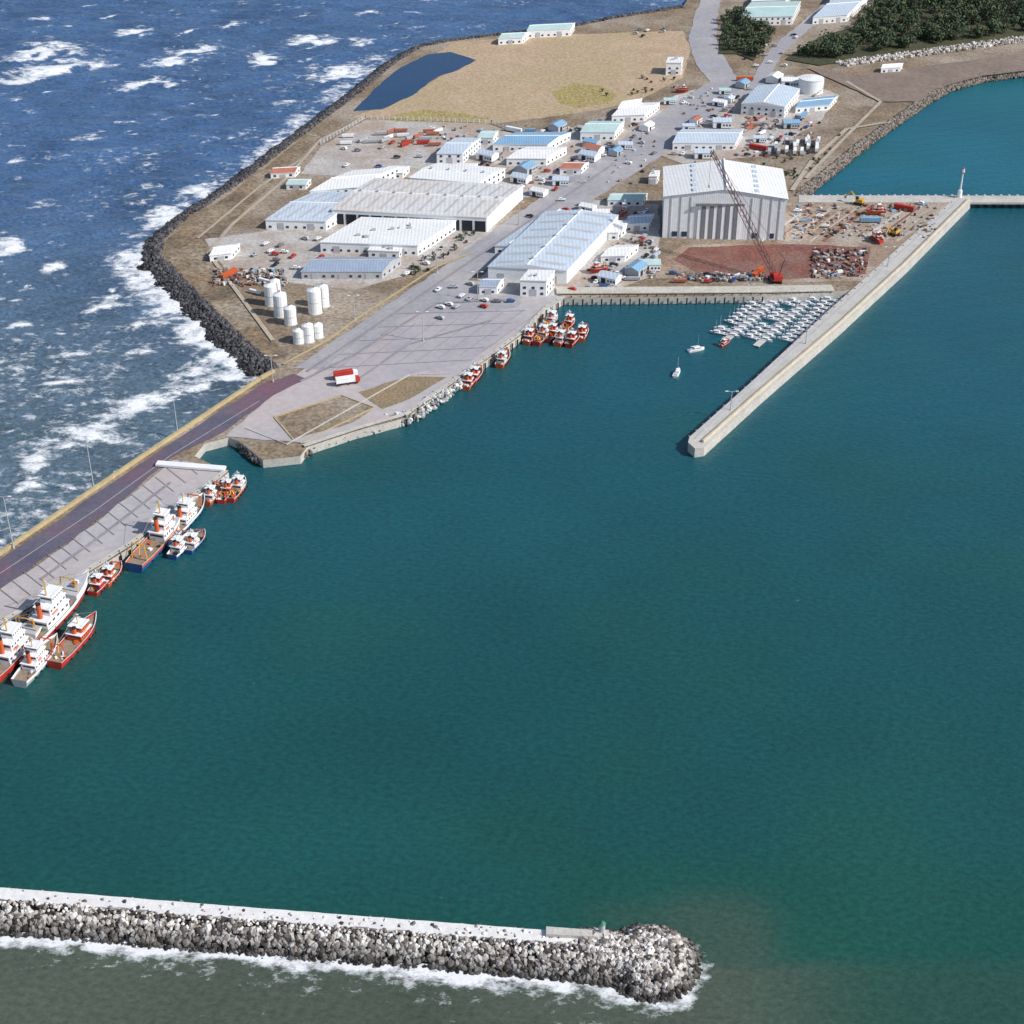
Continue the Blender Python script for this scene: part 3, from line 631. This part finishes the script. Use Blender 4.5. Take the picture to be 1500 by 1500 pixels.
for i,q in enumerate(crown):
    d=Vector(crown[min(i+1,len(crown)-1)])-Vector(crown[max(i-1,0)]); d.normalize(); n=Vector((-d.y,d.x)); q=Vector(q)
    Lr.append(tuple(q+n*random.uniform(3.0,3.2))); Rr.append(tuple(q-n*random.uniform(.9,2.3)))
cw=M('crown_concrete',(.84,.83,.82),(.70,.68,.66),.5,.85,.2)
b.prism(Lr+Rr[::-1],TOP-1.8,TOP+.15,cw); b.obj('breakwater_crown')
b=MB(); b.prism(W([(800,1357),(868,1362),(868,1372),(800,1368)],6.4),5,6.4,conc)
x,y=P(882,1360,7); b.cyl(x,y,5.2,9,1,wgrey,10,.8); b.cyl(x,y,9,10,1.1,green,10,.2); b.prism(W([(870,1362),(892,1362),(892,1372),(870,1372)],6.1),5,6.1,conc)
b.obj('breakwater_beacon_base')
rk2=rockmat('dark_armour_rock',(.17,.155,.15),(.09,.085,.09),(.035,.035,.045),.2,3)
rk3=rockmat('coast_rock',(.36,.31,.27),(.22,.18,.15),(.09,.08,.07),-.2,1.5)
cl=W(crestL[:18])
p=along(cl,15000,(-2,14)); d,s=polyd(p[:,0],p[:,1],cl); o=np.where(s>0,d,-d); 
z=np.where(o<1,4.3,4.5-(o-1)*.5);k=(z>-1.5)&(o>-2);p=p[k];z=z[k]
cl_=np.array(cl);outer=[]
for i,q in enumerate(cl_):
    dd=cl_[min(i+1,len(cl_)-1)]-cl_[max(i-1,0)];dd/=np.linalg.norm(dd);outer.append(q+np.array([-dd[1],dd[0]])*14)
outer=np.array(outer);nc=len(cl_)
cv=np.vstack([np.column_stack([cl_,np.full(nc,3.9)]),np.column_stack([outer,np.full(nc,-3.)])])
cf=[]
for i in range(nc-1): cf+= [(i,i+1,nc+i+1),(i,nc+i+1,nc+i)]
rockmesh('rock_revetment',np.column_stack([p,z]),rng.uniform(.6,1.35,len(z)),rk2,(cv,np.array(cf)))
cr=W(coastR[2:]); p=along(cr,3600,(-1,5)); d,s=polyd(p[:,0],p[:,1],cr)
z=np.clip(4.0-d*.75*np.where(s>0,1,.2),-1,5); rockmesh('coast_rocks',np.column_stack([p,z]),rng.uniform(.5,1.1,len(z)),rk3)
qs=W([(350,648),(385,676),(440,668),(452,656),(520,634),(560,624)],1); p=along(qs,700,(-3,3));rockmesh('shore_rocks',np.column_stack([p,rng.uniform(-.3,2.6,len(p))]),rng.uniform(.7,1.4,len(p)),rk3)
rk4=rockmat('pale_block',(.75,.75,.73),(.52,.52,.52),(.25,.25,.25),-.3,1.2)
qs=W([(565,618),(600,612),(640,583),(672,558)],1.5); p=along(qs,420,(-4,2));rockmesh('concrete_armour_blocks',np.column_stack([p,rng.uniform(-.3,4.2,len(p))]),rng.uniform(.7,1.3,len(p)),rk4)
qs=W([(1230,95),(1310,84),(1400,72),(1500,58),(1600,46)]);p=along(qs,1300,(-6,6));rockmesh('pale_rock_bank',np.column_stack([p,4+rng.uniform(0,1.4,len(p))]),rng.uniform(.7,1.5,len(p)),rockmat('pale_bank',(.8,.78,.75),(.55,.5,.45),(.25,.2,.17),-5,-4))
# ---------------------------------------------------------------- trees (one mass)
def forest(name,centres,leafs=230,mat=None,ls=1.0):
    V=[];Fq=[];r=[];tv=0
    for (x,y,h) in centres:
        R=h*random.uniform(.42,.56); nb=7
        blobs=[(random.uniform(-.6,.6)*R,random.uniform(-.6,.6)*R,h*random.uniform(.35,.8),R*random.uniform(.45,.7)) for _ in range(nb)]
        n=leafs; bi=rng.integers(0,nb,n); B_=np.array(blobs)[bi]; tone=random.uniform(-.15,.15)
        dr=rng.normal(size=(n,3));dr/=np.linalg.norm(dr,axis=1)[:,None]; c=B_[:,:3]+dr*B_[:,3:4]*rng.uniform(.65,1.05,(n,1))*np.array([1,1,.8])
        c+=np.array([x,y,ZL]); e1=rng.normal(size=(n,3));e1/=np.linalg.norm(e1,axis=1)[:,None];nr=dr+rng.normal(size=(n,3))*.4
        e2=np.cross(nr,e1);e2/=np.linalg.norm(e2,axis=1)[:,None]; e1=np.cross(e2,nr);e1/=np.linalg.norm(e1,axis=1)[:,None]
        s=rng.uniform(.5,1.0,(n,1))*ls
        q=np.stack([c-e1*s,c+e2*s*.7,c+e1*s,c-e2*s*.7],1).reshape(-1,3);V.append(q);Fq.append(np.arange(4*n).reshape(n,4)+tv);tv+=4*n
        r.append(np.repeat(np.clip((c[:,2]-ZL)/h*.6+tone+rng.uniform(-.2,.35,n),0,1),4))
        segs=[((0,0,0),(0,0,h*.5),.35,.2)]+[((0,0,h*.3),(bb_[0],bb_[1],bb_[2]),.18,.06) for bb_ in blobs[:3]]
        for p0,p1,a0,a1 in segs:
            p0=np.array(p0,float);p1=np.array(p1,float);q=[]
            for pp_,aa in((p0,a0),(p1,a1)):
                for k in range(4): q.append(pp_+np.array([aa*math.cos(k*1.57),aa*math.sin(k*1.57),0])+np.array([x,y,ZL]))
            V.append(np.array(q));Fq.append(np.array([(k,(k+1)%4,(k+1)%4+4,k+4) for k in range(4)])+tv);tv+=8;r.append(np.full(8,-1.))
    V=np.vstack(V);Fq=np.vstack(Fq);r=np.concatenate(r)
    me=bpy.data.meshes.new(name);me.from_pydata(V.tolist(),[],Fq.tolist());at=me.attributes.new('rnd','FLOAT','POINT');at.data.foreach_set('value',r.astype(np.float32));me.materials.append(mat);return place(me,name)
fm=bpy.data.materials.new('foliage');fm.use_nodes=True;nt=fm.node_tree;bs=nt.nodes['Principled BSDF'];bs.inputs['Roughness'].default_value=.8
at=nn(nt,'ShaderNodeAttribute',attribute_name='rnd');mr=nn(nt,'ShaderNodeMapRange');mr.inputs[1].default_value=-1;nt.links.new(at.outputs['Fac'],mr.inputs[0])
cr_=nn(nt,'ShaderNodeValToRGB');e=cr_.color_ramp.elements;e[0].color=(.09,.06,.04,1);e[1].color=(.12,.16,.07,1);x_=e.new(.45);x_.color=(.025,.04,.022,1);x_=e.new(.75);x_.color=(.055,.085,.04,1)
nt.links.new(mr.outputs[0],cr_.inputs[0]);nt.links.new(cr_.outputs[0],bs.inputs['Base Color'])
def cent(poly,n,hmin,hmax):
    wp=W(poly);xs=[p[0] for p in wp];ys=[p[1] for p in wp];o=[]
    while len(o)<n:
        x,y=random.uniform(min(xs),max(xs)),random.uniform(min(ys),max(ys))
        if inpoly((x,y),wp):o.append((x,y,random.uniform(hmin,hmax)))
    return o
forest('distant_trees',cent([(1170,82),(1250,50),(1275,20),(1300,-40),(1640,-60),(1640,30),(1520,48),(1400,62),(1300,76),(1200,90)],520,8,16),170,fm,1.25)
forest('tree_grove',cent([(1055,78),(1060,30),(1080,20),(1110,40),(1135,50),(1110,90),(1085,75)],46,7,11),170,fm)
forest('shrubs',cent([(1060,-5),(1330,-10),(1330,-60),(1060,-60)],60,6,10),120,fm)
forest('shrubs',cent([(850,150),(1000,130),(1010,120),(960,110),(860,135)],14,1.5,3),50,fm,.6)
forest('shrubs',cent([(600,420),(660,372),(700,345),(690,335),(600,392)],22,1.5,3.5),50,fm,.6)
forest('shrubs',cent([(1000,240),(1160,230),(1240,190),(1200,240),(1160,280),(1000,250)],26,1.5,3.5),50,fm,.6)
# ---------------------------------------------------------------- water
xs=np.concatenate([[-20000,-6000,-2500,-1200,-800],np.arange(-620,621,2.0),[800,1200,2500,6000,20000]])
ys=np.concatenate([[-8000,-2000,-400,0,120],np.arange(200,1701,2.0),[1800,2100,3000,6000,12000,30000]])
X,Y=np.meshgrid(xs,ys)
def pip(X,Y,poly):
    c=np.zeros(X.shape,bool);j=len(poly)-1
    for i in range(len(poly)):
        xi,yi=poly[i];xj,yj=poly[j]
        if yi!=yj: c^=((yi>Y)!=(yj>Y))&(X<(xj-xi)*(Y-yi)/(yj-yi)+xi)
        j=i
    return c
seap=W([(-300,1040),(0,850),(200,715),(385,590),(450,520),(330,420),(300,360),(420,260),(560,160),(700,90),(1000,60),(1100,0),(1100,-200)],0)
seap=[(-1200,-1500)]+seap+[(400,30000),(-20000,30000),(-20000,-1500)]
sea=pip(X,Y,seap).astype(float)
def sm(x,a,b): t=np.clip((x-a)/(b-a),0,1);return t*t*(3-2*t)
def vnoise(X,Y,s,seed):
    g=np.random.default_rng(seed).random((256,256));x=X/s;y=Y/s;xi=np.floor(x).astype(int);yi=np.floor(y).astype(int);fx=x-xi;fy=y-yi;fx=fx*fx*(3-2*fx);fy=fy*fy*(3-2*fy)
    f=lambda a,b_:g[a%256,b_%256]
    return (f(xi,yi)*(1-fx)+f(xi+1,yi)*fx)*(1-fy)+(f(xi,yi+1)*(1-fx)+f(xi+1,yi+1)*fx)*fy
bwa=np.array(bw);yl=np.interp(X,bwa[:,0],bwa[:,1])
murk=sm(yl-Y,-4,4)*(1-sm(X,hd[0]+5,hd[0]+75)*.8)
dh=np.hypot(X-hd[0]-16,(Y-hd[1]-4)*1.3);murk=np.maximum(murk,.6*(1-sm(dh+vnoise(X,Y,14,3)*22,8,50)))*(1-sea)
c_top=np.array([.010,.086,.118]);c_mid=np.array([.011,.077,.084]);c_low=np.array([.014,.082,.062]);c_mk=np.array([.075,.095,.072]);c_s1=np.array([.060,.122,.245]);c_s2=np.array([.095,.145,.19]);c_rb=np.array([.006,.115,.165])
t1=sm(Y,420,760)[...,None];t0=sm(Y,240,440)[...,None]
col=c_low*(1-t0)+(c_mid*(1-t1)+c_top*t1)*t0
t2=sm(Y,880,960)[...,None]*sm(X,100,200)[...,None];col=col*(1-t2)+c_rb*t2
ns=vnoise(X,Y*1.0,60,5)*.6+vnoise(X,Y,23,6)*.4
gp=sm(vnoise(X+Y*.4,Y,90,61)*.6+vnoise(X,Y,37,62)*.4,.45,.75)[...,None]
col=col*(1-gp*.5)+col*np.array([1.2,1.04,.78])*gp*.5
col*=(.88+.24*ns)[...,None]
col=col*(1-murk[...,None])+c_mk*murk[...,None]*(.8+.4*ns)[...,None]
ts=sm(Y,600,1000)[...,None];cs=c_s2*(1-ts)+c_s1*ts;cs=cs*(.7+.6*(vnoise(X,Y,45,8)*.5+vnoise(X,Y,14,9)*.5))[...,None]
col=col*(1-sea[...,None])+cs*sea[...,None]
foam=np.zeros(X.shape)
def cap(u,v,w,h,amp=1.,tilt=.12):
    x,y=P(u,v,0);x2,y2=P(u+w/2,v-w/2*tilt,0);ax=math.hypot(x2-x,y2-y);an=math.atan2(y2-y,x2-x);y3=P(u,v-h/2,0)[1];bx_=abs(y3-y)
    R=max(ax,bx_)*2.6
    i0,i1=np.searchsorted(ys,(y-R,y+R));j0,j1=np.searchsorted(xs,(x-R,x+R))
    if i1<=i0 or j1<=j0:return
    X_,Y_=X[i0:i1,j0:j1],Y[i0:i1,j0:j1]
    dx,dy=X_-x,Y_-y;a=dx*math.cos(an)+dy*math.sin(an);c=-dx*math.sin(an)+dy*math.cos(an)
    c=c+(VN1[i0:i1,j0:j1]-.5)*bx_*1.4+(VN2[i0:i1,j0:j1]-.5)*bx_*1.2
    e=np.exp(-(np.abs(a/ax))**2.4)*np.where(c<0,np.exp(-(c/(bx_*.5))**2),np.exp(-(c/(bx_*1.5))**2))
    foam[i0:i1,j0:j1]=np.maximum(foam[i0:i1,j0:j1],amp*e)
VN1=vnoise(X,Y,11,11);VN2=vnoise(X,Y,24,12)
for c in[(60,80,150,26),(90,104,190,20),(30,118,110,16),(200,50,70,18),(290,76,90,18),(245,95,80,14),(390,90,60,16),(500,114,110,30),(215,127,100,16),(460,62,90,12),(15,362,60,26),(155,445,60,24),(80,396,50,14),(92,567,80,22),(195,606,120,34),(130,640,150,50,.85),(50,682,60,34),(290,288,80,26),(245,318,70,26),(200,385,80,26),(25,480,50,12),(110,520,60,12,.85),(210,520,70,14,.85),(540,20,50,8,.85),(20,235,50,12,.7),(130,205,50,10,.7),(60,300,50,10,.7),(220,480,80,18,.85),(40,710,60,20,.9),(530,62,50,10,.8),(340,40,50,9,.8),(420,150,50,10,.7),(60,30,60,8,.7)]: cap(*c)
for _ in range(330):
    u=random.uniform(-20,640);v=random.uniform(0,660)
    s=.5+v/600; cap(u,v,random.uniform(14,50),random.uniform(3,7)*s,random.uniform(.42,.78),random.uniform(.0,.3))
foam=np.maximum(foam,.16+.22*sm(vnoise(X,Y,40,70)*.6+vnoise(X,Y,13,71)*.4,.4,.8)+.14*sm(Y,900,520))
foam*=sea
w_=W([(402,552),(355,515),(300,468),(255,425),(212,380)],0);d,_=polyd(X,Y,w_);foam=np.maximum(foam,sea*1.15*np.exp(-(np.maximum(d-4,0)/22)**1.2)*(.6+.5*vnoise(X,Y,16,20)))
w_=W([(212,380),(225,345),(330,275),(450,180),(560,88)],0);d,_=polyd(X,Y,w_);foam=np.maximum(foam,sea*.75*np.exp(-(np.maximum(d-8,0)/13)**1.3)*(.3+.85*vnoise(X,Y,22,21)))
for (u,v,w,h,a) in[(340,535,110,60,1.15),(300,495,100,46,1.),(250,455,110,34,.9),(290,560,140,36,.85),(190,400,70,28,.85),(220,585,180,30,.75),(80,660,180,40,.7)]: cap(u,v,w,h,a)
foam*=sea
d,s_=polyd(X,Y,bw);front=sm(yl-Y,-2,4);df=np.abs(d-10.4-(vnoise(X,Y,7,30)-.5)*4)
f2=np.exp(-(df/4.2)**1.5)*front*(.85+.45*vnoise(X,Y,9,31))
dhd=np.hypot(X-hd[0],Y-hd[1]);fh=np.exp(-(np.abs(dhd-14.5-(vnoise(X,Y,7,33)-.5)*4)/4)**1.5)*(.5+.7*vnoise(X,Y,6,32))*sm(hd[1]+8-Y,-4,6)
f3=np.exp(-(np.maximum(d-10,0)/12)**1.2)*front*(.5+.4*vnoise(X*.5,Y,10,34))*(1-sm(X,hd[0],hd[0]+22)); foam=np.maximum.reduce([foam,f2*(X<hd[0]+3),fh,f3])
Z=np.zeros(X.shape)
inn=(np.abs(X)<640)&(Y>180)&(Y<1710)
wv=sum(a*np.sin((X*math.cos(t)+Y*math.sin(t))*2*math.pi/l+vnoise(X,Y,l*2.2,40+i)*7) for i,(a,t,l) in enumerate([(.5,1.75,34),(.4,1.45,21),(.32,2.1,13),(.2,1.2,8)]))
Z+=wv*sea*inn+foam*sea*.8
wv2=sum(a*np.sin((X*math.cos(t)+Y*math.sin(t))*2*math.pi/l+vnoise(X,Y,l*2.2,50+i)*7) for i,(a,t,l) in enumerate([(.04,1.9,12),(.03,1.3,7)]))
Z+=wv2*(1-sea)*inn
nx=len(xs);ny=len(ys);ii=(np.arange(nx-1)[None]+nx*np.arange(ny-1)[:,None]).ravel();q=np.stack([ii,ii+1,ii+nx+1,ii+nx],1)
me=bpy.data.meshes.new('water');nv=X.size
me.vertices.add(nv);me.vertices.foreach_set('co',np.stack([X.ravel(),Y.ravel(),Z.ravel()],1).astype(np.float32).ravel())
me.loops.add(q.size);me.loops.foreach_set('vertex_index',q.ravel().astype(np.int32));me.polygons.add(len(q));me.polygons.foreach_set('loop_start',(np.arange(len(q))*4).astype(np.int32));me.polygons.foreach_set('use_smooth',np.ones(len(q),bool));me.update(calc_edges=True)
a=me.attributes.new('wcol','FLOAT_COLOR','POINT');a.data.foreach_set('color',np.concatenate([col.reshape(-1,3),np.ones((nv,1))],1).astype(np.float32).ravel())
a=me.attributes.new('foam','FLOAT','POINT');a.data.foreach_set('value',foam.ravel().astype(np.float32))
a=me.attributes.new('sea','FLOAT','POINT');a.data.foreach_set('value',sea.ravel().astype(np.float32))
m=bpy.data.materials.new('water');m.use_nodes=True;nt=m.node_tree;bs=nt.nodes['Principled BSDF'];L=nt.links.new
bs.inputs['IOR'].default_value=1.33
wc=nn(nt,'ShaderNodeAttribute',attribute_name='wcol');fo=nn(nt,'ShaderNodeAttribute',attribute_name='foam');se=nn(nt,'ShaderNodeAttribute',attribute_name='sea');g=nn(nt,'ShaderNodeNewGeometry')
mp=nn(nt,'ShaderNodeMapping');mp.inputs['Scale'].default_value=(.65,1.0,1);mp.inputs['Rotation'].default_value=(0,0,.25);L(g.outputs['Position'],mp.inputs[0])
n1=nn(nt,'ShaderNodeTexNoise');n1.inputs['Scale'].default_value=.6;n1.inputs['Detail'].default_value=4;n1.inputs['Roughness'].default_value=.6;L(mp.outputs[0],n1.inputs['Vector'])
n2=nn(nt,'ShaderNodeTexNoise');n2.inputs['Scale'].default_value=.2;n2.inputs['Detail'].default_value=7;n2.inputs['Roughness'].default_value=.75;L(mp.outputs[0],n2.inputs['Vector'])
s1=nn(nt,'ShaderNodeMath',operation='MULTIPLY_ADD');L(n2.outputs[0],s1.inputs[0]);s1.inputs[1].default_value=2.4;s1.inputs[2].default_value=-1.2
s2=nn(nt,'ShaderNodeMath',operation='ADD');L(s1.outputs[0],s2.inputs[0]);L(fo.outputs['Fac'],s2.inputs[1])
fm_=nn(nt,'ShaderNodeMapRange');fm_.inputs[1].default_value=.46;fm_.inputs[2].default_value=.9;L(s2.outputs[0],fm_.inputs[0])
hi=nn(nt,'ShaderNodeMapRange');hi.inputs[3].default_value=1.22;hi.inputs[4].default_value=1.4;L(se.outputs['Fac'],hi.inputs[0])
lo=nn(nt,'ShaderNodeMath',operation='SUBTRACT');lo.inputs[0].default_value=2.0;L(hi.outputs[0],lo.inputs[1])
rt=nn(nt,'ShaderNodeMapRange');rt.inputs[1].default_value=.3;rt.inputs[2].default_value=.7;L(lo.outputs[0],rt.inputs[3]);L(hi.outputs[0],rt.inputs[4]);L(n1.outputs[0],rt.inputs[0])
vs=nn(nt,'ShaderNodeVectorMath',operation='SCALE');L(wc.outputs['Color'],vs.inputs[0]);L(rt.outputs[0],vs.inputs['Scale'])
mx=nn(nt,'ShaderNodeMix',data_type='RGBA');L(fm_.outputs[0],mx.inputs[0]);L(vs.outputs[0],mx.inputs[6]);mx.inputs[7].default_value=(.8,.82,.84,1);L(mx.outputs[2],bs.inputs['Base Color'])
ro=nn(nt,'ShaderNodeMapRange');ro.inputs[3].default_value=.3;ro.inputs[4].default_value=.9;L(fm_.outputs[0],ro.inputs[0]);L(ro.outputs[0],bs.inputs['Roughness'])
bp=nn(nt,'ShaderNodeBump');bp.inputs['Distance'].default_value=.8
bst=nn(nt,'ShaderNodeMapRange');bst.inputs[3].default_value=.35;bst.inputs[4].default_value=.9;L(se.outputs['Fac'],bst.inputs[0]);L(bst.outputs[0],bp.inputs['Strength'])
L(n1.outputs[0],bp.inputs['Height']);L(bp.outputs[0],bs.inputs['Normal'])
me.materials.append(m);place(me,'water')
# ---------------------------------------------------------------- light & camera
sd=Vector((.84,-.30,.74)).normalized();el=math.asin(sd.z);az=math.atan2(sd.x,sd.y)
w=bpy.data.worlds.new('World');sc.world=w;w.use_nodes=True;nt=w.node_tree;bg=nt.nodes['Background'];sk=nt.nodes.new('ShaderNodeTexSky');sk.sky_type='NISHITA';sk.sun_disc=False
sk.sun_elevation=el;sk.sun_rotation=az;nt.links.new(sk.outputs[0],bg.inputs[0]);bg.inputs[1].default_value=.115
l=bpy.data.lights.new('sun','SUN');l.energy=4.3;l.angle=math.radians(.6);l.color=(1,.965,.91);o=bpy.data.objects.new('sun',l);o.rotation_euler=sd.to_track_quat('Z','Y').to_euler();sc.collection.objects.link(o)
c=bpy.data.cameras.new('camera');c.sensor_width=36;c.lens=18/math.tan(math.radians(18));c.clip_end=60000;c.clip_start=1;o=bpy.data.objects.new('camera',c);o.location=(0,0,H);o.rotation_euler=(math.pi/2-TH,0,0);sc.collection.objects.link(o);sc.camera=o
sc.view_settings.view_transform='Standard';sc.view_settings.look='None';sc.view_settings.exposure=0
